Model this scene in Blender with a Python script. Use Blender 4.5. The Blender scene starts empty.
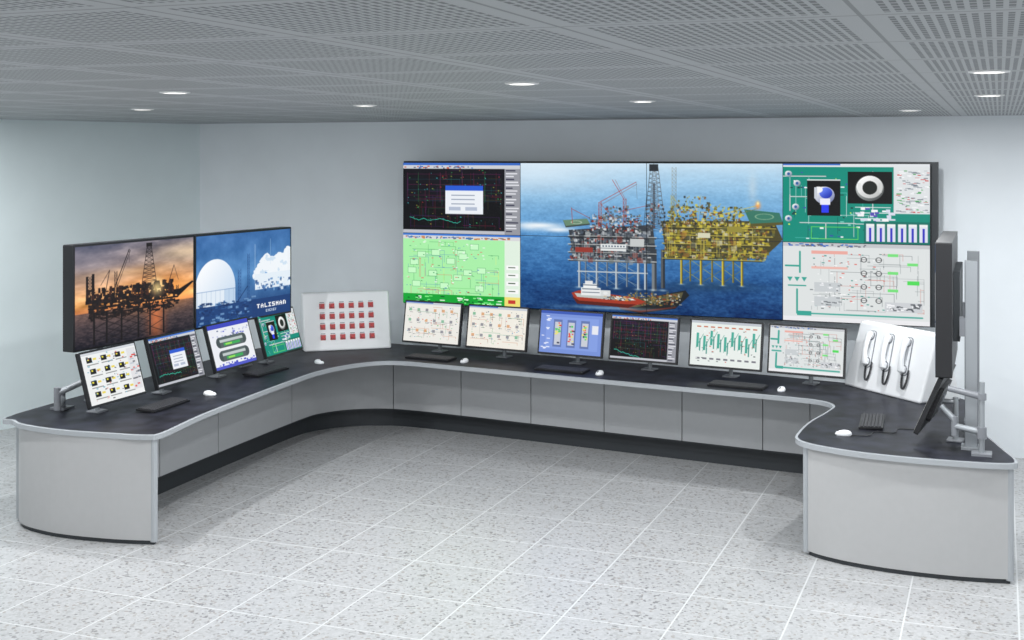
import bpy, math, numpy as np
from mathutils import Matrix, Vector
rng=np.random.RandomState(7)
D=bpy.data; S=bpy.context.scene
S.view_settings.view_transform='Standard'
S.view_settings.look='None'
COL=S.collection

# ------------------------------------------------------------ materials
def mat(name,col,rough=.5,metal=0,emit=None,es=0,noise=0,nscale=20,spec=.5):
    m=D.materials.new(name); m.use_nodes=True; nt=m.node_tree; b=nt.nodes['Principled BSDF']
    b.inputs['Base Color'].default_value=(*col,1); b.inputs['Roughness'].default_value=rough
    b.inputs['Metallic'].default_value=metal; b.inputs['Specular IOR Level'].default_value=spec
    if emit: b.inputs['Emission Color'].default_value=(*emit,1); b.inputs['Emission Strength'].default_value=es
    if noise:
        tc=nt.nodes.new('ShaderNodeTexCoord'); n=nt.nodes.new('ShaderNodeTexNoise'); n.inputs['Scale'].default_value=nscale
        n.inputs['Detail'].default_value=6
        r=nt.nodes.new('ShaderNodeValToRGB'); r.color_ramp.elements[0].position=.35; r.color_ramp.elements[1].position=.65
        r.color_ramp.elements[0].color=(*[c*(1-noise) for c in col],1); r.color_ramp.elements[1].color=(*[min(1,c*(1+noise)) for c in col],1)
        nt.links.new(tc.outputs['Object'],n.inputs['Vector']); nt.links.new(n.outputs['Fac'],r.inputs['Fac']); nt.links.new(r.outputs['Color'],b.inputs['Base Color'])
    return m
M_wall=mat('wall_paint',(.81,.85,.88),.8,noise=.015,nscale=3)
M_wall2=mat('wall_paint_light',(.86,.95,.96),.8,noise=.012,nscale=3)
M_top=mat('desk_laminate',(.014,.015,.023),.45,noise=.65,nscale=7,spec=.22)
M_trim=mat('edge_trim',(.38,.40,.42),.4)
M_panel=mat('grey_panel',(.41,.42,.43),.5,noise=.01)
M_endp=mat('end_panel',(.44,.44,.44),.5,noise=.01)
M_alu=mat('aluminium',(.36,.38,.40),.4,.5)
M_dark=mat('plinth_black',(.03,.035,.04),.5)
M_black=mat('black_plastic',(.012,.012,.014),.4)
M_key=mat('key_black',(.035,.035,.04),.5)
M_white=mat('white_enclosure',(.90,.91,.92),.35)
M_red=mat('red_button',(.55,.03,.03),.4)
M_grey=mat('grey_plastic',(.22,.23,.25),.4)
M_lens=mat('lamp_lens',(1,1,1),.5,emit=(1,.97,.9),es=3)
M_ring=mat('lamp_ring',(.8,.8,.8),.4)
M_scr=D.materials.new('screen_picture'); M_scr.use_nodes=True
_nt=M_scr.node_tree; _b=_nt.nodes['Principled BSDF']; _a=_nt.nodes.new('ShaderNodeVertexColor'); _a.layer_name='Col'
_b.inputs['Base Color'].default_value=(.01,.01,.01,1); _b.inputs['Roughness'].default_value=.4; _b.inputs['Specular IOR Level'].default_value=.1
_b.inputs['Emission Strength'].default_value=1.0; _nt.links.new(_a.outputs['Color'],_b.inputs['Emission Color'])

class NT:
    def __init__(s,m): s.nt=m.node_tree
    def m(s,op,a,b=0,c=None):
        n=s.nt.nodes.new('ShaderNodeMath'); n.operation=op
        for i,v in enumerate((a,b) if c is None else (a,b,c)):
            if isinstance(v,(int,float)): n.inputs[i].default_value=v
            else: s.nt.links.new(v,n.inputs[i])
        return n.outputs[0]
def uv_axes(m,ang):
    nt=m.node_tree; tc=nt.nodes.new('ShaderNodeTexCoord'); vr=nt.nodes.new('ShaderNodeVectorRotate'); vr.rotation_type='Z_AXIS'
    vr.inputs['Angle'].default_value=ang; nt.links.new(tc.outputs['Object'],vr.inputs['Vector'])
    sp=nt.nodes.new('ShaderNodeSeparateXYZ'); nt.links.new(vr.outputs[0],sp.inputs[0]); return tc,sp.outputs[0],sp.outputs[1]
A21=math.radians(20.96)
# floor
M_floor=mat('terrazzo_tiles',(.5,.5,.5),.30,spec=.4)
tc,u,v=uv_axes(M_floor,A21); k=NT(M_floor); nt=M_floor.node_tree
T=.6
def edge(x,T,off,w):
    f=k.m('FRACT',k.m('DIVIDE',k.m('ADD',x,100*T-off),T)); d=k.m('ABSOLUTE',k.m('SUBTRACT',f,.5)); return k.m('GREATER_THAN',d,.5-w/T/2)
g=k.m('MAXIMUM',edge(u,T,.1,.010),edge(v,T,.2,.010))
vo=nt.nodes.new('ShaderNodeTexVoronoi'); vo.inputs['Scale'].default_value=62; nt.links.new(tc.outputs['Object'],vo.inputs['Vector'])
sp=nt.nodes.new('ShaderNodeSeparateColor'); nt.links.new(vo.outputs['Color'],sp.inputs[0])
r=nt.nodes.new('ShaderNodeValToRGB'); r.color_ramp.interpolation='CONSTANT'
els=r.color_ramp.elements; els[0].color=(.24,.24,.24,1); els[1].position=.07; els[1].color=(.38,.385,.385,1)
e=els.new(.22); e.color=(.435,.44,.445,1); e=els.new(.7); e.color=(.47,.475,.48,1); e=els.new(.95); e.color=(.33,.31,.29,1)
nt.links.new(sp.outputs[0],r.inputs['Fac'])
mx=nt.nodes.new('ShaderNodeMix'); mx.data_type='RGBA'; mx.inputs[7].default_value=(.60,.61,.61,1)
nt.links.new(g,mx.inputs[0]); nt.links.new(r.outputs[0],mx.inputs[6]); nt.links.new(mx.outputs[2],nt.nodes['Principled BSDF'].inputs['Base Color'])
# ceiling
M_ceil=mat('perforated_ceiling_panel',(.5,.5,.5),.6)
tc,u,v=uv_axes(M_ceil,A21); k=NT(M_ceil); nt=M_ceil.node_tree
P=.775
def dist(x,T,off):
    f=k.m('FRACT',k.m('DIVIDE',k.m('ADD',x,100*T-off),T)); return k.m('ABSOLUTE',k.m('SUBTRACT',f,.5))
du=dist(u,P,-.317); dv=dist(v,P,.1)
mxd=k.m('MAXIMUM',du,dv)
seam=k.m('GREATER_THAN',mxd,.5-.008)
inside=k.m('LESS_THAN',mxd,.5-.065)
hu=k.m('GREATER_THAN',dist(u,P/28,0),.22); hv=k.m('GREATER_THAN',dist(v,P/14,0),.12)
hole=k.m('MULTIPLY',k.m('MULTIPLY',hu,hv),inside)
hole2=k.m('ADD',k.m('MULTIPLY',hole,.85),k.m('MULTIPLY',seam,.6))
mx=nt.nodes.new('ShaderNodeMix'); mx.data_type='RGBA'; mx.inputs[6].default_value=(.43,.45,.465,1); mx.inputs[7].default_value=(.12,.13,.14,1)
nt.links.new(hole2,mx.inputs[0]); nt.links.new(mx.outputs[2],nt.nodes['Principled BSDF'].inputs['Base Color'])

# ------------------------------------------------------------ mesh builder
class MB:
    def __init__(s): s.v=[];s.f=[];s.mi=[];s.mats=[]
    def _m(s,m):
        if m not in s.mats: s.mats.append(m)
        return s.mats.index(m)
    def add(s,vs,fs,m,M=None):
        o=len(s.v); i=s._m(m)
        for p in vs:
            p=Vector(p); s.v.append(tuple(M@p) if M else tuple(p))
        for f in fs: s.f.append([o+a for a in f]); s.mi.append(i)
    def box(s,x0,x1,y0,y1,z0,z1,m,M=None):
        vs=[(x,y,z) for z in (z0,z1) for y in (y0,y1) for x in (x0,x1)]
        s.add(vs,[(0,2,3,1),(4,5,7,6),(0,1,5,4),(2,6,7,3),(0,4,6,2),(1,3,7,5)],m,M)
    def rbox(s,x0,x1,y0,y1,z0,z1,r,m,M=None,seg=4):
        # rounded in xz plane, extruded in y
        o=[]
        for cx,cz,a0 in ((x1-r,z1-r,0),(x0+r,z1-r,90),(x0+r,z0+r,180),(x1-r,z0+r,270)):
            for i in range(seg+1):
                a=math.radians(a0+90*i/seg); o.append((cx+r*math.cos(a),cz+r*math.sin(a)))
        n=len(o); vs=[(a,y0,b) for a,b in o]+[(a,y1,b) for a,b in o]
        fs=[list(range(n)),list(range(2*n-1,n-1,-1))]+[(i,i+n,(i+1)%n+n,(i+1)%n) for i in range(n)]
        s.add(vs,fs,m,M)
    def cyl(s,p0,p1,r0,r1,m,M=None,seg=16):
        p0=Vector(p0);p1=Vector(p1); d=(p1-p0).normalized(); a=d.orthogonal().normalized(); b=d.cross(a)
        vs=[]
        for p,r in ((p0,r0),(p1,r1)):
            for i in range(seg):
                t=2*math.pi*i/seg; vs.append(p+a*(r*math.cos(t))+b*(r*math.sin(t)))
        fs=[list(range(seg-1,-1,-1)),list(range(seg,2*seg))]+[(i,(i+1)%seg,(i+1)%seg+seg,i+seg) for i in range(seg)]
        s.add(vs,fs,m,M)
    def loft(s,rings,m,M=None,seg=16):
        vs=[]
        for (cx,cy,cz,rx,ry) in rings:
            for i in range(seg):
                t=2*math.pi*i/seg; vs.append((cx+rx*math.cos(t),cy+ry*math.sin(t),cz))
        n=len(rings); fs=[list(range(seg-1,-1,-1)),list(range((n-1)*seg,n*seg))]
        for j in range(n-1):
            for i in range(seg): fs.append((j*seg+i,j*seg+(i+1)%seg,(j+1)*seg+(i+1)%seg,(j+1)*seg+i))
        s.add(vs,fs,m,M)
    def prism(s,pts,z0,z1,m,m_top=None):
        n=len(pts); vs=[(x,y,z0) for x,y in pts]+[(x,y,z1) for x,y in pts]
        s.add(vs,[list(range(n-1,-1,-1))]+[(i,(i+1)%n,(i+1)%n+n,i+n) for i in range(n)]+([] if m_top else [list(range(n,2*n))]),m)
        if m_top: s.add([(x,y,z1) for x,y in pts],[list(range(n))],m_top)
    def strip(s,a,b,z0,z1,m):
        # wall between polylines a (front) and b (back)
        n=len(a); vs=[(x,y,z0) for x,y in a]+[(x,y,z1) for x,y in a]+[(x,y,z0) for x,y in b]+[(x,y,z1) for x,y in b]
        fs=[]
        for i in range(n-1):
            fs+=[(i,i+1,n+i+1,n+i),(2*n+i,3*n+i,3*n+i+1,2*n+i+1),(n+i,n+i+1,3*n+i+1,3*n+i),(i,2*n+i,2*n+i+1,i+1)]
        fs+=[(0,n,3*n,2*n),(n-1,3*n-1,4*n-1,2*n-1)]
        s.add(vs,fs,m)
    def build(s,name,parent=None,bevel=0,smooth=False,loc=None):
        me=D.meshes.new(name); me.from_pydata(s.v,[],s.f); 
        for m in s.mats: me.materials.append(m)
        me.polygons.foreach_set('material_index',s.mi); me.update()
        o=D.objects.new(name,me); COL.objects.link(o)
        if parent: o.parent=parent
        if bevel:
            b=o.modifiers.new('bevel','BEVEL'); b.width=bevel; b.segments=2; b.limit_method='ANGLE'; b.angle_limit=.6
        if smooth:
            me.polygons.foreach_set('use_smooth',[True]*len(me.polygons))
            try: me.set_sharp_from_angle(angle=.7)
            except Exception: pass
        return o
def grp(name,loc,rz=0):
    e=D.objects.new(name,None); e.empty_display_size=.1; e.location=loc; e.rotation_euler=(0,0,rz); COL.objects.link(e); return e
def catmull(pts,n=6,closed=False):
    out=[]; N=len(pts); rngi=range(N if closed else N-1)
    for i in rngi:
        if closed: p=[pts[(i+j)%N] for j in (-1,0,1,2)]
        else: p=[pts[max(0,i-1)],pts[i],pts[i+1],pts[min(N-1,i+2)]]
        p=[Vector(q) for q in p]
        for a in range(n):
            t=a/n; q=.5*((2*p[1])+(p[2]-p[0])*t+(2*p[0]-5*p[1]+4*p[2]-p[3])*t*t+(3*p[1]-p[0]-3*p[2]+p[3])*t**3); out.append((q.x,q.y))
    if not closed: out.append(tuple(pts[-1]))
    return out
def offset(pts,d,closed=False):
    out=[];N=len(pts)
    for i in range(N):
        a=Vector(pts[(i-1)%N] if closed else pts[max(0,i-1)]); b=Vector(pts[(i+1)%N] if closed else pts[min(N-1,i+1)])
        t=(b-a).normalized(); out.append((pts[i][0]-t.y*d,pts[i][1]+t.x*d))
    return out

# ------------------------------------------------------------ screen painter
FONT={'T':'111010010010010','A':'010101111101101','L':'100100100100111','I':'111010010010111','S':'111100111001111','M':'101111111101101','N':'110101101101101','E':'111100110100111','R':'110101110101101','G':'111100101101111','Y':'101101010010010'}
SS=2
class C:
    def __init__(s,w,h,bg,x0=0,y0=0,x1=1,y1=1):
        w*=SS;h*=SS
        s.w,s.h=w,h; s.a=np.zeros((h,w,3)); s.a[:]=np.array(bg)/255.; s.x0,s.y0=x0,y0; s.sx=w/(x1-x0); s.sy=h/(y1-y0)
        s.Y,s.X=np.mgrid[0:h,0:w]; s.X=x0+(s.X+.5)/s.sx; s.Y=y0+(s.Y+.5)/s.sy
    def out(s):
        a=np.clip(s.a,0,1); return a.reshape(s.h//SS,SS,s.w//SS,SS,3).mean((1,3))
    def soften(s,n=1):
        for _ in range(n):
            for ax in (0,1):
                p=np.concatenate([s.a.take([0],ax),s.a,s.a.take([-1],ax)],ax); L=s.a.shape[ax]
                s.a=.25*p.take(range(0,L),ax)+.5*s.a+.25*p.take(range(2,L+2),ax)
    def put(s,m,c,al=1.): s.a[m]=s.a[m]*(1-al)+np.array(c)/255.*al
    def r(s,x0,y0,x1,y1,c,al=1.):
        i0=int(round((x0-s.x0)*s.sx)); i1=max(i0+1,int(round((x1-s.x0)*s.sx))); j0=int(round((y0-s.y0)*s.sy)); j1=max(j0+1,int(round((y1-s.y0)*s.sy)))
        i0=max(0,i0);j0=max(0,j0)
        if i1<=0 or j1<=0: return
        sl=s.a[j0:j1,i0:i1]; sl[:]=sl*(1-al)+np.array(c)/255.*al
    def e(s,cx,cy,rx,ry,c,al=1.): s.put(((s.X-cx)/rx)**2+((s.Y-cy)/ry)**2<1,c,al)
    def ball(s,cx,cy,rx,ry,c0,c1):
        m=((s.X-cx)/rx)**2+((s.Y-cy)/ry)**2<1; t=np.clip(.5+.5*((s.X-cx)/rx*.6+(s.Y-cy)/ry*.7),0,1)[m][:,None]
        s.a[m]=(np.array(c0)*(1-t)+np.array(c1)*t)/255.
    def glow(s,cx,cy,rx,ry,c,al=1.):
        g=np.exp(-(((s.X-cx)/rx)**2+((s.Y-cy)/ry)**2))[...,None]*al; s.a[:]=s.a*(1-g)+np.array(c)/255.*g
    def l(s,x0,y0,x1,y1,w,c,al=1.):
        w=w*SS
        ax=(x0-s.x0)*s.sx;ay=(y0-s.y0)*s.sy;bx=(x1-s.x0)*s.sx-ax;by=(y1-s.y0)*s.sy-ay
        i0=max(0,int(min(ax,ax+bx)-w-2));i1=int(max(ax,ax+bx)+w+3);j0=max(0,int(min(ay,ay+by)-w-2));j1=int(max(ay,ay+by)+w+3)
        if i1<=0 or j1<=0: return
        sl=s.a[j0:j1,i0:i1]; Yp,Xp=np.mgrid[j0:j0+sl.shape[0],i0:i0+sl.shape[1]]; Xp=Xp+.5;Yp=Yp+.5
        L=bx*bx+by*by+1e-6; t=np.clip(((Xp-ax)*bx+(Yp-ay)*by)/L,0,1); d=np.hypot(Xp-ax-t*bx,Yp-ay-t*by)
        k=np.clip(w/2+.5-d,0,1)[...,None]*al; sl[:]=sl*(1-k)+np.array(c)/255.*k
    def box(s,x0,y0,x1,y1,w,c):
        s.l(x0,y0,x1,y0,w,c);s.l(x1,y0,x1,y1,w,c);s.l(x1,y1,x0,y1,w,c);s.l(x0,y1,x0,y0,w,c)
    def p(s,pts,c,al=1.):
        m=np.zeros((s.h,s.w),bool); n=len(pts)
        for i in range(n):
            xa,ya=pts[i];xb,yb=pts[(i+1)%n]
            if ya==yb: continue
            m^=((ya>s.Y)!=(yb>s.Y))&(s.X<(xb-xa)*(s.Y-ya)/(yb-ya)+xa)
        s.put(m,c,al)
    def cl(s,x0,y0,x1,y1,n,wr,hr,pal,al=1.):
        for i in range(n):
            x=rng.uniform(x0,x1);y=rng.uniform(y0,y1);w=rng.uniform(*wr);h=rng.uniform(*hr); s.r(x,y,x+w,y+h,pal[rng.randint(len(pal))],al)
    def lat(s,xa,xb,y0,y1,n,w,c1,c2,tx0=None,tx1=None):
        # lattice tower
        tx0=xa if tx0 is None else tx0; tx1=xb if tx1 is None else tx1
        s.l(xa,y0,tx0,y1,w*1.4,c1); s.l(xb,y0,tx1,y1,w*1.4,c2)
        for i in range(n):
            f=i/n;g=(i+1)/n; a=xa+(tx0-xa)*f;b=xb+(tx1-xb)*f;c=xa+(tx0-xa)*g;d=xb+(tx1-xb)*g;u=y0+(y1-y0)*f;v=y0+(y1-y0)*g
            s.l(a,u,d,v,w,c1,.8); s.l(b,u,c,v,w,c2,.8); s.l(a,u,b,u,w,c1,.8)
    def pipes(s,x0,y0,x1,y1,n,w,pal):
        for i in range(n):
            x=rng.uniform(x0,x1);y=rng.uniform(y0,y1);c=pal[rng.randint(len(pal))]
            if rng.rand()<.5: xx=min(x1,x+rng.uniform(.1,.4)*(x1-x0)); s.l(x,y,xx,y,w,c); s.l(xx,y,xx,min(y1,y+rng.uniform(.05,.25)*(y1-y0)),w,c)
            else: s.l(x,y,x,min(y1,y+rng.uniform(.1,.4)*(y1-y0)),w,c)
    def text(s,x,y,t,px,py,c):
        for ch in t:
            if ch in FONT:
                for i,b in enumerate(FONT[ch]):
                    if b=='1': s.r(x+(i%3)*px,y+(i//3)*py,x+(i%3+1)*px,y+(i//3+1)*py,c)
            x+=4*px
    def noise(s,cx,cy,amp,oct=3):
        tot=np.zeros((s.h,s.w))
        for o in range(oct):
            gx=int(cx*2**o)+2;gy=int(cy*2**o)+2; g=rng.rand(gy,gx)-.5
            def sm(n,N):
                q=np.linspace(0,n-1.001,N); i=q.astype(int); f=q-i; return i,f*f*(3-2*f)
            i,f=sm(gx,s.w); t=g[:,i]*(1-f)+g[:,i+1]*f
            j,f=sm(gy,s.h); f=f[:,None]; t=t[j]*(1-f)+t[j+1]*f
            tot+=t/1.6**o
        return tot*amp
    def grad(s,stops):
        ys=[q[0] for q in stops]
        for ch in range(3): s.a[:,:,ch]=np.interp(s.Y[:,0],ys,[q[1][ch]/255. for q in stops])[:,None]

def screen(name,pic,w,h,parent,M):
    """picture panel in local xz, x 0..w, z 0..h, faces -y"""
    a=pic.out() if isinstance(pic,C) else pic
    a=np.clip(a,0,1); H,W=a.shape[:2]
    xs,zs=np.meshgrid(np.linspace(0,w,W),np.linspace(h,0,H)); co=np.stack([xs,np.zeros_like(xs),zs],-1).reshape(-1,3)
    Mn=np.array(M); co=co@Mn[:3,:3].T+Mn[:3,3]
    idx=np.arange(W*H).reshape(H,W); f=np.stack([idx[:-1,:-1],idx[1:,:-1],idx[1:,1:],idx[:-1,1:]],-1).reshape(-1)
    me=D.meshes.new(name); me.vertices.add(W*H); me.vertices.foreach_set('co',co.astype(np.float32).ravel())
    nf=(W-1)*(H-1); me.loops.add(nf*4); me.loops.foreach_set('vertex_index',f.astype(np.int32)); me.polygons.add(nf)
    me.polygons.foreach_set('loop_start',np.arange(0,nf*4,4,dtype=np.int32))
    me.update(calc_edges=True); me.validate()
    lin=np.where(a<=.04045,a/12.92,((a+.055)/1.055)**2.4); c=np.ones((H*W,4),np.float32); c[:,:3]=lin.reshape(-1,3)
    at=me.color_attributes.new('Col','FLOAT_COLOR','POINT'); at.data.foreach_set('color',c.ravel())
    me.materials.append(M_scr); o=D.objects.new(name,me); COL.objects.link(o); o.parent=parent; return o

W_=(245,246,248);K_=(10,10,12)
def pic_cad(w=240,h=140,dialog=True):
    c=C(w,h,(8,8,14)); c.r(.02,.1,.86,.55,(16,14,24))
    c.pipes(.04,.1,.84,.92,70,.7,[(120,26,66),(30,84,48),(24,84,92),(100,26,26),(72,34,96),(70,70,26)])
    for i in range(9): c.l(.04+i*.095,.14,.04+i*.095,.56,.7,[(130,30,90),(40,120,60),(120,40,40)][i%3]); 
    for i in range(6): c.l(.04,.16+i*.075,.84,.16+i*.075,.6,[(110,26,80),(30,90,100)][i%2])
    c.cl(.04,.1,.84,.92,90,(.004,.012),(.006,.012),[(170,60,60),(60,160,90),(60,160,170),(160,160,60)])
    x=np.linspace(.06,.5,30); y=.78+np.cumsum(rng.uniform(-.02,.02,30))
    for i in range(29): c.l(x[i],y[i],x[i+1],y[i+1],1.1,(60,210,180))
    c.r(0,0,1,.035,(60,110,200)); c.r(0,.035,1,.085,(205,208,214)); c.cl(.01,.04,.6,.07,40,(.008,.02),(.012,.02),[(90,90,120),(200,90,60),(60,120,190)])
    c.r(.87,.085,1,1,(150,152,160)); 
    for i in range(22): c.r(.88,.1+i*.04,.88+rng.uniform(.05,.11),.118+i*.04,(225,226,232) if i%3 else (60,60,80))
    c.r(0,.95,.87,1,(190,192,200))
    if dialog:
        c.r(.37,.32,.69,.72,(236,240,246)); c.r(.37,.32,.69,.39,(40,90,210))
        for i in range(3): c.r(.42,.45+i*.06,.62,.465+i*.06,(150,160,180))
        c.r(.40,.62,.5,.67,(180,190,210)); c.r(.54,.62,.64,.67,(180,190,210))
    return c
def pic_green(w=240,h=140):
    c=C(w,h,(170,240,170)); c.pipes(.03,.1,.82,.86,60,.7,[(80,170,96),(60,150,86),(225,120,100),(90,150,180),(235,240,120),(100,195,100)])
    for i in range(16):
        x=rng.uniform(.04,.75);y=rng.uniform(.12,.78); c.r(x,y,x+.07,y+.08,(200,250,200)); c.box(x,y,x+.07,y+.08,.7,(70,150,90))
    c.cl(.03,.1,.82,.86,130,(.004,.022),(.006,.012),[(60,150,90),(220,90,90),(250,250,250),(80,130,190)])
    c.r(0,0,1,.03,(60,120,210)); c.r(0,.03,1,.08,(215,215,218)); c.cl(.01,.035,.9,.06,60,(.008,.03),(.012,.02),[(120,120,130),(200,120,60),(70,120,180)])
    c.r(.87,.08,1,.9,(225,240,225)); 
    for i in range(4): c.r(.885,.42+i*.11,.985,.48+i*.11,(250,250,250)); c.r(.9,.44+i*.11,.96,.455+i*.11,(90,110,90))
    c.r(0,.86,.87,1,(20,165,55)); c.cl(.02,.88,.84,.97,60,(.01,.05),(.012,.02),[(120,240,130),(230,250,230),(10,90,40)])
    c.r(.87,.86,1,1,(240,225,120)); c.r(.9,.9,.96,.95,(200,60,50)); return c
def pic_teal(w=240,h=140):
    c=C(w,h,(12,140,122)); g=(225,232,232)
    for p in ((.0,.16,.3,.16),(.05,.16,.05,.6),(.05,.42,.2,.42),(.12,.75,.5,.75),(.3,.75,.3,.95),(.62,.1,.62,.6)): c.l(*p,2.4,(110,130,130)); c.l(*p,1.5,g)
    c.pipes(.02,.1,.7,.95,26,1.0,[(160,210,204),(210,226,226),(90,190,180),(10,90,85)])
    c.cl(.02,.1,.72,.95,60,(.006,.03),(.008,.02),[W_,(60,70,170),(140,220,205),(30,60,60),(200,240,90)])
    for x,y in ((.04,.13),(.1,.25),(.09,.55),(.04,.7)): c.ball(x,y,.025,.04,(250,250,250),(110,130,150)); c.e(x,y,.01,.018,(40,90,160))
    c.r(.17,.2,.4,.66,K_); c.r(.17,.2,.4,.215,g); c.ball(.29,.40,.07,.11,(255,255,255),(120,130,170)); c.ball(.30,.37,.045,.07,(120,150,255),(20,40,170)); c.r(.26,.44,.33,.52,(235,235,248)); c.r(.27,.52,.32,.62,(40,60,240)); c.e(.25,.33,.028,.04,W_); c.r(.22,.3,.24,.44,(200,205,215))
    c.r(.45,.1,.75,.5,K_); c.ball(.6,.31,.095,.155,(210,215,215),(80,84,84)); c.ball(.6,.29,.088,.14,(255,255,255),(190,192,190)); c.e(.6,.3,.05,.085,(30,34,32)); c.r(.52,.24,.54,.36,(230,232,230)); c.r(.66,.24,.68,.36,(210,212,210))
    c.r(.76,.04,1,.62,(222,226,228)); c.cl(.77,.07,.98,.6,130,(.008,.04),(.006,.014),[(120,130,140),(60,160,80),(170,176,182),(200,60,60),W_])
    for i in range(4): c.r(.5,.54+i*.07,.74,.55+i*.07,g); 
    c.cl(.5,.54,.74,.72,24,(.02,.05),(.02,.04),[(215,220,235),(90,80,180),W_])
    c.r(.56,.72,1,1,(14,112,100))
    for i in range(6):
        x=.575+i*.071; c.r(x,.75,x+.055,.97,(222,226,240)); c.r(x+.02,.8,x+.035,.97,(50,50,190)); c.r(x,.75,x+.055,.78,(240,240,240))
    c.box(.2,.8,.52,.95,1.2,(120,230,90)); c.r(0,0,1,.04,(225,228,232)); c.r(0,0,.4,.02,(60,110,200)); return c
def pic_grey(w=240,h=140):
    c=C(w,h,(222,226,226)); t=(60,165,150)
    c.l(.02,.3,.12,.3,4,t); c.l(.12,.12,.12,.38,4,t); c.l(.1,.6,.1,.9,4,t); c.l(.1,.9,.95,.9,3,t); c.l(.04,.55,.16,.55,3,t)
    for i in range(3): c.p([(.03+i*.05,.44),(.07+i*.05,.44),(.05+i*.05,.5)],t)
    c.pipes(.2,.12,.96,.85,60,.7,[(140,148,150),(165,170,172),(110,116,120),(205,140,130)])
    c.cl(.18,.1,.7,.85,100,(.006,.022),(.008,.014),[(110,116,120),(220,100,90),(250,250,250),(70,150,140)])
    c.r(.2,.1,.45,.14,(235,170,160)); c.r(.2,.3,.45,.33,(235,185,175)); 
    for i in range(4):
        for j in range(2): c.e(.56+j*.1,.2+i*.17,.022,.034,(80,84,86)); c.e(.56+j*.1,.2+i*.17,.015,.024,(230,232,232)); c.l(.54+j*.1,.2+i*.17,.58+j*.1,.2+i*.17,.8,(60,60,60))
    for i in range(5): c.r(.72+ (i%2)*.13,.12+i*.11,.79+(i%2)*.13,.155+i*.11,(120,225,125)); 
    c.r(.85,.45,.93,.50,(80,220,90)); c.r(.22,.5,.4,.62,(200,205,208)); c.r(.22,.68,.4,.8,(200,205,208)); c.cl(.23,.5,.39,.8,30,(.01,.03),(.008,.015),[(120,125,130),W_])
    c.r(.7,.72,.95,.84,(205,208,212)); c.cl(.71,.73,.93,.82,30,(.01,.03),(.012,.02),[(90,95,100),W_]); c.r(0,0,1,.05,(196,198,202)); c.cl(.01,.01,.6,.04,40,(.008,.03),(.012,.02),[(110,110,120),(60,110,190)])
    c.r(0,.94,1,1,(235,235,238)); c.r(.1,.87,.2,.93,t); return c
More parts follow.
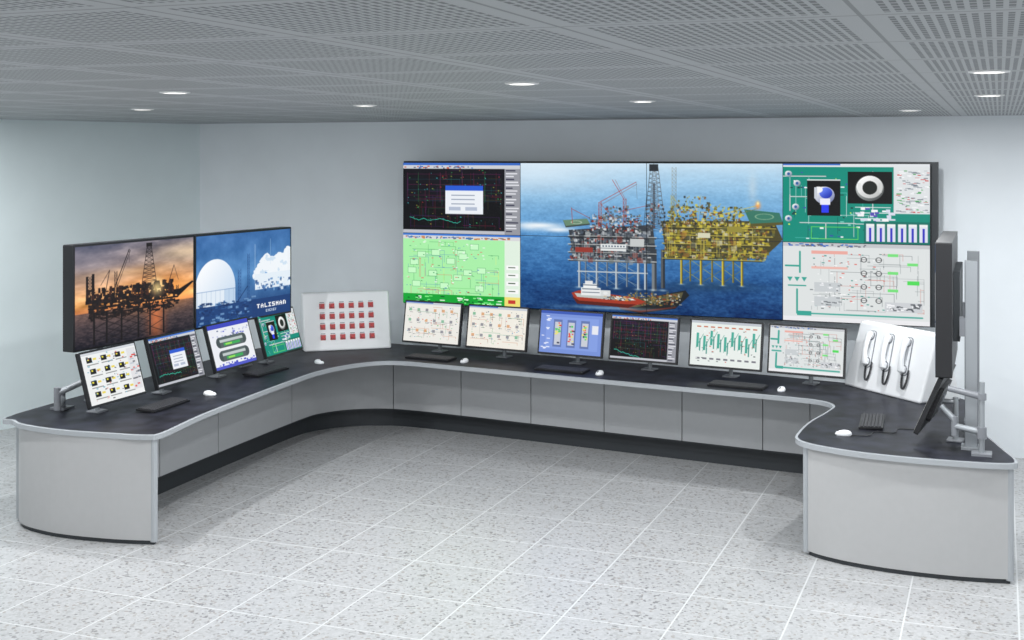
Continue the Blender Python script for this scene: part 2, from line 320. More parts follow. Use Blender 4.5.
def pic_sea():
    c=C(720,410,(0,0,0),520,164,780,315)
    c.grad([(164,(204,226,242)),(174,(178,212,236)),(200,(128,180,220)),(240,(80,140,196)),(280,(38,92,152)),(315,(16,54,106))])
    n=c.noise(110,100,.10,2)+c.noise(30,60,.09,3)+c.noise(6,12,.08,3); dep=np.interp(c.Y[:,0],(164,200,315),(.15,.5,1.))[:,None]
    c.a+=(n*dep)[...,None]*np.array([.8,.95,1.])
    c.glow(525,172,90,24,(226,238,247),.6); c.glow(540,229,24,3,(244,248,250),.95); c.glow(560,233,16,2.6,(245,248,250),.9); c.glow(530,231,12,4,(240,246,250),.6)
    c.glow(640,292,60,7,(10,34,68),.55); c.glow(715,285,44,5,(24,50,70),.5)
    P1=[(58,64,72),(96,104,112),(150,156,162),(205,210,212),(140,56,46),(36,42,50),(110,116,112),(76,88,104)]
    P2=[(176,160,44),(212,196,70),(120,110,44),(74,72,50),(46,50,50),(196,192,160),(140,92,46),(98,102,60)]
    def leg(x,y0,y1,cl_,cd,w=2.6): c.r(x,y0,x+w,y1,cl_); c.r(x+w*.55,y0,x+w,y1,cd)
    LG,LD=(186,196,204),(84,100,122); YG,YD=(206,186,60),(96,88,36)
    for a,b in ((582,600),(600,620),(620,640),(586,612),(612,644)):
        for q in range(2): c.l(a+1,262+q*13,b,275+q*13,.9,(160,174,184)); c.l(b,262+q*13,a+1,275+q*13,.9,(104,122,140))
    for x in (581,599,619,641,648): leg(x,256,291,LG,LD)
    for x in (588,610,630): leg(x,256,289,(130,142,154),(60,74,92),1.6)
    c.r(580,274,651,275.2,LG); c.r(580,263,652,264.6,(200,206,208)); leg(655,250,292,(120,126,132),(60,66,74),5); leg(664,250,289,(84,88,92),(40,46,54),4)
    for a,b in ((684,704),(704,724),(724,742)):
        for q in range(2): c.l(a+1,254+q*14,b,267+q*14,.9,(196,178,70)); c.l(b,254+q*14,a+1,267+q*14,.9,(130,120,50))
    for x in (683,702,723,741): leg(x,250,284,YG,YD,2.4)
    for x in (692,713,733): leg(x,250,281,(150,138,54),(80,74,34),1.6)
    # decks: dark under-structure, then storeys
    c.p([(571,233),(656,226),(660,262),(576,262)],(54,60,68)); c.p([(664,222),(772,220),(780,238),(762,256),(670,260)],(74,70,40))
    for y in (233,241,249,257):
        c.cl(572,y-1,652,y+4,170,(.5,4),(.5,3.4),P1,.85); c.r(570,y+5.4,660,y+6.4,(196,198,196),.8); c.r(571,y+6.4,659,y+7.4,(36,40,46),.8); 
    for y in (222,230,238,246,253):
        c.cl(667,y-1,772-(y-222)*.3,y+4,190,(.5,4),(.5,3.4),P2,.85); c.r(665,y+5.2,774-(y-222)*.35,y+6.1,(204,188,84),.8); c.r(666,y+6.1,772-(y-222)*.35,y+7,(50,48,32),.8)
    c.cl(574,232,652,262,70,(2,6),(2,6),P1,.55); c.cl(668,222,762,254,80,(2,6),(2,6),P2,.55)
    for i in range(14): x=rng.uniform(574,652); c.r(x,rng.uniform(228,245),x+.8,262,(150,154,158),.6)
    for i in range(18): x=rng.uniform(670,762); c.r(x,rng.uniform(220,240),x+.8,256,(190,176,80),.6)
    c.p([(565,223),(590,221),(593,226),(568,229)],(104,136,112)); c.p([(565,223),(568,229),(593,226),(593,227.4),(568,230.6)],(60,70,66)); c.e(579,225,6,1.8,(170,190,170)); c.e(579,225,4.6,1.2,(104,136,112))
    c.cl(592,216,644,232,260,(.5,3),(.5,3),P1+[(150,52,40),(210,212,214)],.9); c.cl(606,206,634,220,50,(.5,3),(.5,3),P1,.8); c.cl(670,206,742,224,300,(.5,3),(.5,3),P2,.9); c.cl(676,196,712,210,50,(.5,2.5),(.5,3),P2,.8)
    c.r(604,246,630,253,(226,230,230)); c.r(604,250,630,250.6,(90,96,104)); 
    for x in range(606,630,3): c.r(x,247.4,x+1.4,248.8,(60,76,96))
    c.r(578,250,596,255,(150,56,46)); c.r(634,240,648,248,(196,200,200)); c.r(700,233,712,238,(214,212,184)); c.r(728,226,742,232,(150,140,60))
    c.p([(744,209),(777,212),(780,221),(750,223)],(56,118,100)); c.p([(750,223),(780,221),(780,223.5),(750,226)],(90,86,44)); c.e(763,216,9,3,(128,170,142)); c.e(763,216,7.6,2.4,(60,124,104)); 
    c.lat(647,669,232,166,15,.9,(62,66,72),(92,84,80),654,661); c.lat(652,664,232,170,9,.6,(80,84,90),(110,100,96),656,659); c.r(652.6,165,661.4,172,(44,48,54)); c.l(657,166,657,160,.8,(60,60,60)); c.cl(649,204,667,232,110,(.5,2.4),(.5,3),P1,.85); c.r(656,184,658.4,230,(60,62,68),.6)
    R1=(176,50,44);R2=(150,70,60)
    c.lat(602,605,230,204,7,.7,R1,R2); c.l(603,204,640,183,1.3,R1); c.l(604,207,641,185,.8,R2); c.l(603,204,618,222,.8,R1); c.l(640,183,641,200,.6,(90,90,96))
    c.lat(627,630,226,200,6,.7,R1,R2); c.l(628,201,616,181,1.2,R1); c.l(630,202,619,181,.7,R2); c.l(575,226,574,210,1.3,R1); c.l(574,211,592,220,1.1,R1); c.l(620,214,650,207,1,R1)
    c.lat(674,677,224,196,7,.7,(196,178,70),(120,112,60)); c.l(675,197,688,214,1,(206,186,80)); c.lat(675,679,214,168,12,.6,(150,146,130),(110,108,100)); c.l(700,222,703,196,1,(190,180,120)); c.l(706,222,722,204,1,(196,178,70))
    c.l(716,216,757,205,1.6,(204,194,96)); c.l(716,221,757,208,1.2,(116,110,70))
    for i in range(10): c.l(716+i*4.1,216-i*1.1,718+i*4.1,221-i*1.3,.6,(170,160,84))
    c.glow(757,205,2.4,3.4,(255,150,60),.9); c.glow(757,203,1.2,1.8,(255,240,170),1); c.glow(752,188,4,14,(225,226,222),.35)
    for xx in (582,600,620,642,656,666): c.glow(xx,291,4,1,(200,220,232),.6)
    for xx in (684,703,724,742): c.glow(xx,284,3,.8,(200,220,232),.5)
    # ships
    c.p([(618,302),(628,304),(688,290),(692,295),(678,309),(644,315),(624,312)],(30,34,38)); c.p([(622,304),(686,292),(684,298),(640,309),(624,308)],(92,88,62)); c.p([(618,302),(624,311),(644,314),(678,308),(680,306.6),(644,312),(626,309)],(96,40,34))
    c.cl(630,294,682,306,200,(.5,3),(.5,1.8),[(156,126,60),(190,186,170),(56,66,54),(130,62,42),(48,52,58)],.9)
    for x in (640,655,670): c.lat(x,x+1.6,303,292,4,.5,(190,170,100),(120,110,70))
    c.glow(612,311,44,1.8,(170,200,220),.6)
    c.p([(574,297),(582,294),(636,299),(650,303),(632,310),(580,308)],(166,58,40)); c.p([(574,300),(580,308),(632,310),(640,306),(630,306.4),(582,304.6)],(92,34,28)); c.p([(577,297),(634,300),(640,302),(628,303),(580,301)],(190,196,192)); c.cl(606,298,636,302,60,(.6,3),(.5,1.4),[(90,96,90),(210,140,60),(60,70,80),W_])
    c.r(584,291,604,299,(232,235,236)); c.r(586,287,600,291,(240,242,242)); c.r(588,284,596,287,(226,228,230)); c.r(604,293,614,299,(214,218,218))
    for y in (288,292,295.4): c.r(585,y,603,y+.9,(60,76,96),.85)
    c.l(592,284,592,277,.8,(230,230,230)); c.l(598,287,602,280,.6,(230,230,230)); c.e(609,296,2.4,1.5,(230,232,232))
    c.soften(2); return c
def pic_sunset(w=360,h=216):
    c=C(w,h,(0,0,0)); c.grad([(0,(96,94,110)),(.2,(140,122,120)),(.4,(214,158,112)),(.58,(250,180,104)),(.655,(226,140,84)),(.662,(112,86,80)),(.8,(70,58,62)),(1,(34,32,42))])
    n=c.noise(4,9,1,5); sky=(c.Y<.66)[...,None]; c.a=np.where(sky,c.a+n[...,None]*np.array([.34,.30,.26]),c.a+c.noise(40,80,.14,3)[...,None]*np.array([1,.8,.7]))
    c.glow(.05,.1,.4,.3,(112,116,138),.5); c.glow(.95,.15,.3,.1,(250,218,170),.6); c.glow(.5,.3,.5,.05,(252,200,140),.4)
    c.glow(.68,.54,.3,.16,(255,156,64),.8); c.glow(.66,.5,.06,.09,(255,244,200),1); c.glow(.66,.82,.07,.2,(246,130,70),.7)
    k=(22,17,20)
    c.r(.085,.3,.10,.56,k);c.r(.13,.28,.15,.56,k);c.lat(.1,.13,.5,.3,6,.8,k,k)
    for a,b in (((.08,.54),(.9,.575)),((.1,.61),(.86,.63)),((.14,.68),(.8,.695))): c.r(a[0],a[1],b[0],b[1],k)
    c.cl(.08,.42,.80,.55,260,(.006,.03),(.01,.06),[k,(34,24,24),(60,34,28),(26,20,24)]); c.cl(.1,.56,.84,.72,380,(.006,.04),(.008,.03),[k,(40,28,26)]); c.p([(.82,.57),(.99,.47),(1,.485),(.86,.62)],k); c.lat(.84,.86,.58,.5,3,.8,k,k)
    for x in (.14,.24,.36,.5,.6,.72): c.r(x,.66,x+.014,.98,k)
    for a,b in ((.14,.36),(.36,.6),(.5,.73),(.24,.5)):
        for q in range(2): c.l(a,.7+q*.13,b,.83+q*.13,1.1,k); c.l(b,.7+q*.13,a,.83+q*.13,1.1,k)
    c.lat(.53,.67,.5,.03,11,1,k,k,.585,.615); c.r(.575,.02,.625,.06,k)
    c.lat(.31,.33,.5,.28,5,.8,k,k); c.l(.31,.44,.43,.07,2,k);c.l(.33,.44,.44,.08,1,k); c.l(.24,.46,.27,.26,1.6,k); c.l(.27,.26,.2,.4,1,k); c.l(.76,.5,.82,.28,1.4,k); c.l(.82,.28,.86,.44,.8,k); c.l(.43,.07,.43,.2,.6,k)
    c.glow(.67,.5,.05,.07,(255,226,150),.75); c.soften(2); return c
def pic_tanks(w=360,h=216):
    c=C(w,h,(58,108,170)); c.grad([(0,(56,104,164)),(.5,(88,142,198)),(1,(26,58,112))]); n=c.noise(6,4,1,5); c.a+=n[...,None]*.10
    n2=c.noise(14,14,1,4)
    m=np.zeros((c.h,c.w),bool)
    for x,y,r in ((.66,.44,.06),(.72,.36,.07),(.8,.42,.09),(.88,.36,.07),(.95,.44,.1),(.62,.5,.05),(.86,.48,.1),(1.0,.3,.08)): m|=(((c.X-x)/r)**2+((c.Y-y)/(r*1.25))**2)<1+n2*.8
    c.put(m,(240,245,250)); c.put(m&(n2>.3),(186,212,236),.6)
    c.ball(.19,.60,.2,.33,(252,253,255),(196,216,238)); c.r(0,.62,.39,.80,(226,236,246)); c.r(.28,.62,.39,.8,(170,198,228),.6)
    for i in range(9): c.l(.01+i*.045,.62,.01+i*.045,.8,.7,(90,130,180),.7)
    c.l(0,.62,.39,.62,.9,(80,120,176)); c.r(.6,.5,1,.68,(228,238,247)); c.cl(.6,.54,1,.7,60,(.004,.03),(.006,.04),[(60,100,160),(240,245,250),(120,165,212),(30,66,124)],.8)
    c.lat(.42,.45,.78,.42,9,.8,(30,62,116),(60,100,156)); c.lat(.52,.54,.76,.25,12,.7,(25,55,105),(50,90,146)); c.l(.3,.95,.52,.62,2.4,(24,54,104)); c.l(.34,.95,.55,.64,1.4,(60,104,160)); c.l(.6,.15,.6,.6,1,(220,232,245)); c.l(.77,.1,.77,.4,.8,(200,220,240))
    c.r(0,.79,1,1,(30,66,122)); c.cl(0,.74,.56,.99,170,(.004,.05),(.006,.03),[(18,44,92),(120,160,205),(50,94,152),(24,56,108)],.8); c.soften(2)
    c.r(.57,.79,1,1,(28,62,118)); c.text(.62,.85,'TALISMAN',.0105,.010,W_); c.text(.72,.925,'ENERGY',.005,.006,(200,215,235)); return c
def pic_blocks(w=160,h=100):
    c=C(w,h,(238,240,240))
    for i in range(3):
        for j in range(4):
            x=.08+i*.26+ (j%2)*.03;y=.1+j*.22; c.r(x,y,x+.1,y+.1,(20,20,24)); c.r(x+.02,y+.02,x+.05,y+.05,(230,220,70)); c.r(x+.12,y+.02,x+.18,y+.06,(235,215,90)); c.l(x,y+.14,x+.2,y+.14,1,(60,60,60))
    c.cl(.05,.05,.75,.95,60,(.01,.04),(.01,.02),[(40,40,40),(210,80,60),(120,180,200)]); c.r(.82,.08,.98,.9,(225,225,228)); c.cl(.83,.1,.96,.85,26,(.02,.08),(.02,.03),[(90,90,100),(180,190,200),(220,70,60)]); c.r(0,0,1,.05,(210,214,220)); return c
def pic_vessels(w=160,h=100):
    c=C(w,h,(236,238,244)); c.r(0,0,1,.1,(60,70,190)); c.cl(.05,.14,.95,.3,30,(.02,.06),(.02,.04),[(70,80,200),(200,204,230),(120,130,160)])
    for y in (.42,.72):
        c.e(.22,y,.09,.12,(70,80,84)); c.e(.78,y,.09,.12,(70,80,84)); c.r(.22,y-.12,.78,y+.12,(86,98,100)); c.r(.22,y-.06,.78,y+.0,(190,200,200)); c.r(.3,y+.02,.7,y+.08,(60,170,90)); c.r(.34,y+.03,.5,y+.07,(150,220,90))
    c.r(0,.93,1,1,(80,88,200)); c.cl(.05,.86,.95,.92,20,(.02,.06),(.02,.04),[(70,80,200)]); return c
def pic_plan(w=160,h=100,bg=(236,234,228)):
    c=C(w,h,bg); c.pipes(.05,.1,.95,.9,26,.7,[(170,170,170),(120,170,140),(210,150,120)])
    for j in range(3):
        for i in range(6):
            x=.07+i*.15;y=.16+j*.26; c.r(x,y,x+.05,y+.07,[(150,150,156),(220,170,130),(140,190,160)][rng.randint(3)]); c.r(x+.01,y+.1,x+.07,y+.11,(110,110,116))
    c.cl(.04,.1,.96,.92,90,(.008,.025),(.008,.018),[(90,90,96),(200,80,70),(90,145,190),(100,180,110),(255,255,255)]); c.r(0,0,1,.06,(200,205,214)); c.r(0,0,.5,.03,(70,110,190)); return c
def pic_blue(w=160,h=100):
    c=C(w,h,(120,146,216)); c.r(.1,.14,.94,.9,(132,158,226)); 
    for x in (.22,.44,.66): c.r(x,.2,x+.14,.85,(100,120,176)); c.r(x+.02,.26,x+.12,.8,(200,204,214)); c.cl(x+.02,.26,x+.09,.76,14,(.02,.05),(.02,.05),[(60,64,90),(90,200,110),(220,80,60),(235,225,110)])
    c.r(.84,.3,.94,.5,(230,232,240)); c.r(0,0,1,.07,(60,90,180)); c.cl(.02,.1,.12,.9,14,(.03,.06),(.02,.03),[(230,235,250)]); return c
def pic_bars(w=160,h=100):
    c=C(w,h,(232,238,234)); c.r(0,0,1,.06,(190,196,204))
    for i in range(9):
        x=.08+i*.1;y=.4+.07*math.sin(i*2.1); c.r(x,y-.12,x+.035,y+.2,(70,170,152)); c.r(x+.045,y+.0,x+.06,y+.28,(50,140,128)); c.l(x,y+.22,x+.1,y-.1,1.0,(60,150,130)); c.r(x,.82,x+.06,.86,(120,120,130)); c.r(x,.12,x+.06,.15,(200,120,90))
    c.cl(.05,.1,.95,.92,50,(.01,.03),(.012,.02),[(80,90,90),(210,90,70),(250,250,250)]); return c

# ------------------------------------------------------------ room
CEIL=2.94
dw=Vector((.934,-.358)).normalized(); nw=Vector((-dw.y,dw.x)); corner=Vector((-3.41,13.9))
def wall(name,a,b,out,m,z1=CEIL):
    mb=MB(); a=Vector(a);b=Vector(b);o=Vector(out)*.12
    pts=[a,b,b+o,a+o]; mb.prism([(p.x,p.y) for p in pts],0,z1,m); return mb.build(name)
bend=corner+dw*12.5
wall('wall_back',corner,bend,nw,M_wall)
dl=Vector((-1.43,-1.87)).normalized(); lend=corner+dl*14
wall('wall_left',corner,lend,(dl.y,-dl.x),M_wall2)
rend=bend-nw*15
wall('wall_right',bend,rend,dw,M_wall)
shape=[tuple(corner),tuple(lend),(lend.x,-4),(rend.x,-4),tuple(rend),tuple(bend)]
mb=MB(); mb.prism([tuple(p) for p in shape][::-1],-.1,0,M_floor); mb.build('floor')
mb=MB(); mb.prism([tuple(p) for p in shape][::-1],CEIL,CEIL+.1,M_ceil); mb.build('ceiling')

# downlights in view, then extra off-view ones added to brighten room and left wall
lamps=[(.047,6.0),(-1.82,6.87),(-1.0,8.66),(.82,8.0),(1.93,5.15),(2.7,7.2),(3.0,9.6),(-2.73,9.4),(-4.0,8.4),(-2.6,4.2),(.4,2.2),(4.6,6.6),(5.0,8.8),(3.6,3.6),(-5.0,10.4),(-5.2,6.2),(-4.2,2.6),(-1.4,1.0),(2.0,.4)]
for x,y in lamps:
    g=grp('recessed_downlight',(x,y,CEIL)); mb=MB()
    mb.cyl((0,0,-.004),(0,0,-.0005),.06,.06,M_lens,seg=28)
    n=28; vs=[];fs=[]
    for r_,z in ((.06,-.0005),(.06,-.008),(.08,-.006),(.082,-.0005)):
        for i in range(n): a=2*math.pi*i/n; vs.append((r_*math.cos(a),r_*math.sin(a),z))
    for j in range(3):
        for i in range(n): fs.append((j*n+i,j*n+(i+1)%n,(j+1)*n+(i+1)%n,(j+1)*n+i))
    mb.add(vs,fs,M_ring); mb.build('lamp_trim',g)
    L=D.lights.new('downlight_lamp','AREA'); L.shape='DISK'; L.size=.10; L.energy=35; L.color=(.965,.985,1); lo=D.objects.new('downlight_lamp',L); lo.location=(0,0,-.010); lo.parent=g; COL.objects.link(lo)

# ------------------------------------------------------------ video wall
g=grp('multi_screen_video_display',(-1.075,12.55,0),math.atan2(-1.77,4.62)); Wp,Hp=1.236,.69; z0=1.145
mb=MB(); mb.box(-.0,4*Wp,.006,.12,z0,z0+2*Hp,M_black)
mb.box(-.05,4*Wp+.06,.12,.2,z0-.02,z0+2*Hp+.015,M_dark)
for x in (.5,1.7,3.2,4.4): mb.box(x,x+.08,.2,.39,z0+.1,z0+2*Hp-.1,M_grey)
mb.build('frame',g)
def vp(name,a,i,j): screen(name,a,Wp-.005,Hp-.005,g,Matrix.Translation((i*Wp+.0025,0,z0+j*Hp+.0025)))
vp('screen_cad',pic_cad(300,170),0,1); vp('screen_process',pic_green(300,170),0,0); vp('screen_pipes',pic_teal(300,170),3,1); vp('screen_valves',pic_grey(300,170),3,0)
s=pic_sea().out()
vp('screen_platform',s[:206,:361],1,1);vp('screen_platform',s[:206,360:],2,1);vp('screen_platform',s[205:,:361],1,0);vp('screen_platform',s[205:,360:],2,0)

# ------------------------------------------------------------ console
ZT=.74
front=[(-3.58,9.15),(-3.50,8.93),(-3.36,8.78),(-3.06,8.62),(-2.68,8.51),(-2.43,8.46),(-2.335,8.54),(-2.22,9.11),(-2.02,9.83),(-1.80,10.55),(-1.66,10.95),(-1.47,11.25),(-1.24,11.45),(-1.0,11.47),(-.6,11.27),(.5,10.67),(1.5,10.12),(2.1,9.80),(2.33,9.64),(2.38,9.45),(2.27,9.22),(2.07,8.88),(1.92,8.55),(1.865,8.36),(1.92,8.20),(2.13,8.00),(2.4,7.85),(2.72,7.73),(2.99,7.67),(3.08,7.76)]
back=[(3.12,8.1),(3.2,8.7),(3.42,9.45),(3.44,9.75),(3.25,10.05),(1.6,11.12),(-.53,12.28),(-1.0,12.5),(-1.6,12.72),(-2.2,12.5),(-2.6,12.0),(-3.1,10.55)]
out=catmull(front+back,5,True)
inn=offset(out,.018,True)
mb=MB(); mb.prism(out,ZT-.035,ZT-.003,M_trim)
mb.prism(inn,ZT-.004,ZT,M_trim,M_top)
# end panels
def endp(pts,side_pts):
    c_=catmull(pts,6); mb.strip(c_,offset(c_,.04),.03,ZT-.035,M_endp)
    c2=offset(c_,.015); mb.strip(c2,offset(c2,.03),0,.03,M_dark)
    for p in (c_[0],c_[-1]): mb.cyl((p[0],p[1]+.02,.02),(p[0],p[1]+.02,ZT-.035),.024,.024,M_trim,seg=12)
endp([(-3.50,9.03),(-3.43,8.89),(-3.3,8.77),(-3.05,8.63),(-2.68,8.52),(-2.39,8.48)],None)
endp([(1.92,8.27),(1.99,8.17),(2.15,8.03),(2.4,7.885),(2.72,7.765),(3.02,7.705)],None)
# worker side modesty panels
pp=[(-2.87,8.85),(-2.55,9.80),(-2.21,10.80),(-1.92,11.62),(-1.78,11.88),(-1.52,12.06),(-1.2,12.10),(-.9,12.0)]
bs=[(-.77+.878*t,11.94-.479*t) for t in (.34,1.07,1.79,2.51,3.21,3.6)]
full=catmull(pp+bs+[(2.66,9.95),(2.66,9.6),(2.35,8.55)],8)
mb.strip(offset(full,.02),offset(full,.05),.17,ZT-.04,M_dark)
pl=offset(full,.13); mb.strip(pl,offset(pl,.05),0,.19,M_dark)
# split into panels
cuts=[(-2.66,9.47),(-2.37,10.33),(-1.99,11.42),(-1.12,12.08)]+bs+[(2.66,9.6)]
def near(q): return min(range(len(full)),key=lambda i:(full[i][0]-q[0])**2+(full[i][1]-q[1])**2)
ci=sorted(set([0]+[near(q) for q in cuts]+[len(full)-1]))
for a,b in zip(ci[:-1],ci[1:]):
    seg=[Vector(q) for q in full[a:b+1]]
    seg[0]=seg[0]+(seg[1]-seg[0]).normalized()*.004; seg[-1]=seg[-1]+(seg[-2]-seg[-1]).normalized()*.004
    seg=[tuple(q) for q in seg]; mb.strip(seg,offset(seg,.018),.19,ZT-.05,M_panel)
# rear panels
bk=catmull([(-3.48,9.2),(-3.0,10.6),(-2.53,11.9),(-2.15,12.38),(-1.6,12.6),(-1.02,12.40),(-.55,12.17),(1.6,11.0),(3.18,9.97),(3.34,9.72),(3.33,9.45),(3.11,8.72),(3.03,8.1),(2.99,7.78)],6)
mb.strip(bk,offset(bk,-.02),.0,ZT-.04,M_panel)
mb.build('control_console')

# ------------------------------------------------------------ monitors
def monitor(x,y,rz,pic,tilt,W=.63,H=.40,zb=.09,arm=False):
    g=grp('desk_monitor',(x,y,ZT),rz); M=Matrix.Translation((0,0,zb))@Matrix.Rotation(-math.radians(tilt),4,'X')
    mb=MB(); mb.rbox(-W/2,W/2,0,.03,0,H,.008,M_black,M); mb.rbox(-W/2+.12,W/2-.12,.03,.055,.08,H-.08,.02,M_black,M)
    c=M@Vector((0,.055,H*.5)); mb.box(-.05,.05,.05,.065,H*.5-.05,H*.5+.05,M_grey,M)
    py=c.y+.09
    mb.cyl((0,py,0),(0,py,c.z+.03),.018,.018,M_alu); mb.cyl((0,c.y,c.z),(0,py,c.z),.016,.016,M_alu)
    mb.rbox(-.06,.06,py-.05,py+.05,0,.012,.004,M_grey)
    mb.build('housing',g,smooth=False)
    b=.014; screen('picture',pic,W-2*b,H-2*b-.004,g,M@Matrix.Translation((-W/2+b,-.0015,b+.004))); return g
RB=math.atan2(-.479,.878); tq=[-.766,-.154,.502,1.111,1.753,2.348]
for X,pc in zip(tq,[pic_plan(),pic_plan(bg=(240,236,226)),pic_blue(),pic_cad(160,100,False),pic_bars(),pic_grey(160,100)]):
    monitor(X,11.9-.546*(X+.766),RB,pc,9)
RL=math.atan2(.938,.347)
for t,pc in zip((.315,1.088,1.862,2.635),[pic_blocks(),pic_cad(160,100),pic_vessels(),pic_teal(160,100)]):
    monitor(-2.93+.347*t,8.86+.938*t,RL,pc,16)
RR=math.atan2(-.935,-.354)
monitor(2.56+.42*.315,8.1+.907*.315,RR-.10,pic_plan(),23)

# articulated arm by the left end
g=grp('monitor_arm',(-3.30,9.34,ZT),RL); mb=MB()
mb.box(-.06,.06,-.06,.06,0,.015,M_grey); mb.cyl((0,0,.015),(0,0,.14),.025,.022,M_grey); mb.cyl((0,0,.07),(-.22,-.14,.07),.026,.024,M_alu); mb.cyl((-.22,-.14,.04),(-.22,-.14,.2),.024,.024,M_grey); mb.cyl((-.22,-.14,.16),(-.02,-.27,.24),.024,.02,M_alu); mb.cyl((-.02,-.27,.2),(-.02,-.27,.28),.02,.02,M_grey)
mb.build('arm',g)

# big wing displays
def bigdisp(x,y,rz,n,W,H,z0,pics,posts,ptop,hw=.032):
    g=grp('large_flat_screen_display',(x,y,ZT),rz); z0-=ZT; mb=MB()
    for i in range(n):
        mb.rbox(i*W+.003,(i+1)*W-.003,0,.10,z0,z0+H,.01,M_black); mb.box(i*W+.25,(i+1)*W-.25,.10,.14,z0+.2,z0+H-.2,M_dark)
        b=.016; screen('picture',pics[i],W-.006-2*b,H-2*b,g,Matrix.Translation((i*W+.003+b,-.0015,z0+b)))
    for px in posts:
        mb.box(px-hw,px+hw,.175,.245,.015,ptop-ZT,M_alu); mb.box(px-hw-.001,px-hw+.02,.170,.250,.015,ptop-ZT,M_grey); mb.box(px-.07,px+.07,.15,.27,0,.015,M_alu)
        mb.box(px-.03,px+.03,.14,.175,z0+.25,z0+.37,M_grey)
    if n>1: mb.box(posts[0],posts[-1],.14,.175,z0+.28,z0+.34,M_grey)
    mb.build('housing',g); return g
bigdisp(-3.16,9.16,math.atan2(.898,.44),2,1.32,.775,1.175,[pic_sunset(),pic_tanks()],(.45,1.31,2.2),1.85)
g=bigdisp(3.124,9.225,RR,1,1.31,.85,1.2,[pic_tanks()],(.3,1.15),1.93)
g=grp('display_arm',(2.915,7.90,ZT),RR); mb=MB()
mb.box(-.06,.06,-.06,.06,0,.015,M_grey); mb.cyl((0,0,.015),(0,0,.45),.018,.018,M_alu); mb.cyl((0,0,.10),(0,0,.17),.03,.03,M_grey); mb.cyl((0,0,.34),(0,0,.38),.028,.028,M_grey)
mb.cyl((0,0,.36),(.0,-.2,.40),.022,.018,M_grey); mb.cyl((0,0,.14),(-.03,-.16,.16),.022,.02,M_alu); mb.cyl((-.03,-.16,.1),(-.03,-.16,.22),.02,.02,M_grey); mb.cyl((-.03,-.16,.2),(-.05,-.24,.28),.02,.016,M_alu); mb.build('arm',g)

# ------------------------------------------------------------ red button panel & phone panel
def wedge(g,W,H,lean,zb=0):
    prof=[(0,0),(lean,H),(lean+.09,H),(lean+.24,0)]
    mb=MB(); vs=[(0,a,b) for a,b in prof]+[(W,a,b) for a,b in prof]
    mb.add(vs,[(0,1,2,3),(7,6,5,4),(0,4,5,1),(1,5,6,2),(2,6,7,3),(3,7,4,0)],M_white); o=mb.build('enclosure',g,bevel=.02); o.modifiers['bevel'].segments=4
    return Matrix.Rotation(-math.atan2(lean,H),4,'X'),math.hypot(lean,H)
g=grp('alarm_button_panel',(-1.96,12.0,ZT),math.radians(17)); F,L=wedge(g,.84,.54,.15)
mb=MB()
for j in range(4):
    for i in range(6):
        x=.185+i*.094;z=.13+j*.1
        mb.box(x-.025,x+.025,-.005,.004,z-.025,z+.025,M_red,F); mb.cyl((x,-.005,z),(x,-.010,z),.021,.021,M_grey,F,20); mb.cyl((x,-.010,z),(x,-.026,z),.019,.017,M_red,F,20); mb.box(x-.022,x+.022,-.003,.004,z+.032,z+.039,M_grey,F)
mb.build('buttons',g)
g=grp('telephone_panel',(2.68,10.30,ZT),math.atan2(-.91,.41)); F,L=wedge(g,.88,.51,.17)
hs=MB(); cr=MB()
for i in range(3):
    x=.22+i*.21
    Mx=F@Matrix.Translation((x,0,.19))@Matrix.Rotation(math.radians(-6),4,'Y')
    N=22; rings=[]
    for a in range(N+1):
        t=a/N; e=abs(2*t-1); w=.025+.014*max(0,(e-.45)/.55)**.8
        cap=math.sqrt(max(.03,1-max(0,(e-.88)/.12)**2)); y=-.028-.024*math.sin(math.pi*t)
        rings.append((0,y,t*.28,w*cap,(.016+.007*e)*cap))
    hs.loft(rings,M_white,Mx)
    for zz in (.035,.245): hs.cyl((0,-.04,zz),(0,-.012,zz),.03,.027,M_white,Mx,20); cr.cyl((0,-.014,zz),(0,.006,zz),.036,.038,M_grey,Mx,20)
    cr.rbox(-.044,.044,-.006,.006,-.01,.29,.03,M_grey,Mx); cr.rbox(-.038,.038,-.010,.004,-.004,.284,.026,M_white,Mx)
    # coiled cord
    cu=D.curves.new('cord','CURVE'); cu.dimensions='3D'; cu.bevel_depth=.0032; sp=cu.splines.new('POLY'); pts=[]
    T0=300
    for q in range(T0+1):
        t=q/T0; ang=math.pi*t
        px=.032*(1-math.cos(ang)); pz=.0-.13*math.sin(ang)+.03*t
        a=q*.9; P_=Vector((px+.006*math.cos(a),-.016+.006*math.sin(a),pz)); pts.append(Mx@P_)
    sp.points.add(len(pts)-1)
    for q,P_ in enumerate(pts): sp.points[q].co=(*P_,1)
    cu.materials.append(M_key); o=D.objects.new('cord',cu); COL.objects.link(o); o.parent=g
hs.build('handsets',g,smooth=True); cr.build('cradles',g)

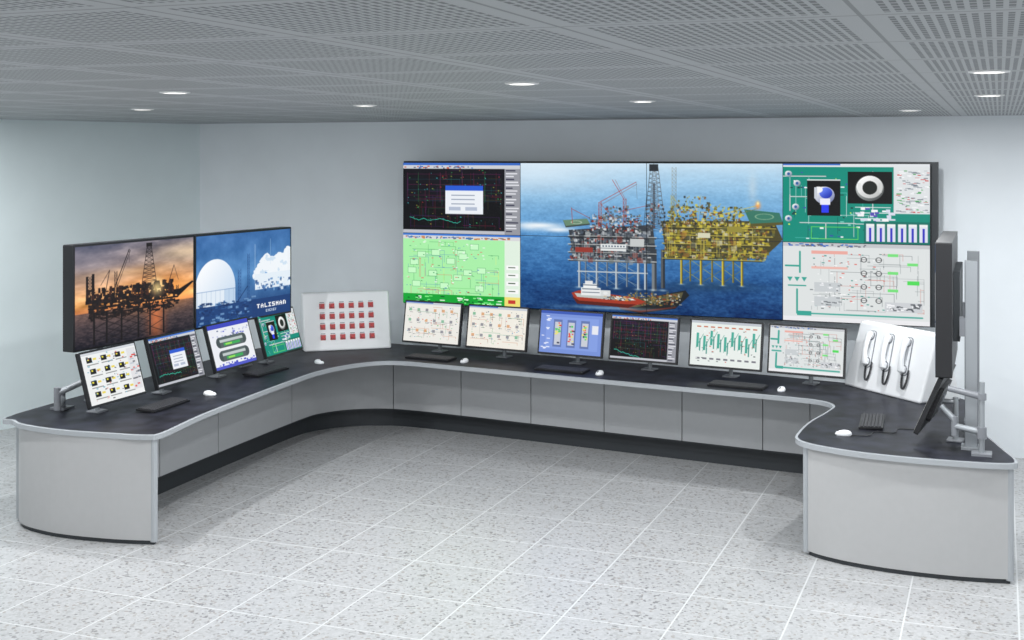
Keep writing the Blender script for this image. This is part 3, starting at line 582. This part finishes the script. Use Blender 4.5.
# ------------------------------------------------------------ keyboards / mice
def keyboard(x,y,rz,W=.46):
    g=grp('keyboard',(x,y,ZT),rz); mb=MB(); R=Matrix.Rotation(math.radians(3),4,'X')@Matrix.Translation((0,0,.001))
    mb.box(-W/2,W/2,0,.16,0,.014,M_black,R)
    for r_ in range(6):
        x_=-W/2+.01; yy=.012+r_*.0235
        while x_<W/2-.02:
            w=.018
            if r_==0 and -.09<x_<.0: w=.11
            mb.box(x_,x_+w-.002,yy,yy+.019,.014,.021,M_key,R); x_+=w+.0015
    mb.build('body',g,bevel=.001)
def mouse(x,y,rz,m=M_white):
    g=grp('computer_mouse',(x,y,ZT),rz); mb=MB()
    mb.loft([(0,0,.0,.028,.05),(0,0,.008,.031,.055),(0,.003,.02,.028,.05),(0,.008,.03,.02,.036),(0,.01,.035,.008,.015)],m,seg=20)
    mb.box(-.003,.003,-.04,-.012,.022,.034,M_key); mb.build('body',g,smooth=True)
keyboard(-2.50,9.38,math.radians(72)); mouse(-2.34,9.86,math.radians(75))
keyboard(-2.03,10.85,math.radians(66)); mouse(-1.72,11.36,math.radians(50))
for X in (-.62,.55,1.93): 
    Y=11.9-.546*(X+.766); keyboard(X-.479*.33,Y-.878*.33,RB)
    mouse(X-.479*.26+.878*.36,Y-.878*.26-.479*.36,RB,M_white)
keyboard(2.42,8.85,RR+.05); mouse(2.20,8.45,RR)
cu=D.curves.new('mouse_cable','CURVE'); cu.dimensions='3D'; cu.bevel_depth=.0025
pts=catmull([(2.24,8.43),(2.36,8.42),(2.44,8.55),(2.55,8.5),(2.62,8.62),(2.75,8.6)],8); sp=cu.splines.new('POLY'); sp.points.add(len(pts)-1)
for q,P_ in enumerate(pts): sp.points[q].co=(*P_,ZT+.004,1)
cu.materials.append(M_black); o=D.objects.new('mouse_cable',cu); COL.objects.link(o)

# ------------------------------------------------------------ world, camera
w=D.worlds.new('w'); S.world=w; w.use_nodes=True; w.node_tree.nodes['Background'].inputs[0].default_value=(.89,.95,1,1); w.node_tree.nodes['Background'].inputs[1].default_value=1.15
cam=D.cameras.new('camera'); co=D.objects.new('camera',cam); COL.objects.link(co); co.location=(0,0,2.6); co.rotation_euler=(math.pi/2,0,0)
cam.lens=36*1273/1024; cam.sensor_width=36; cam.shift_y=-165/1024; cam.clip_start=.05; S.camera=co
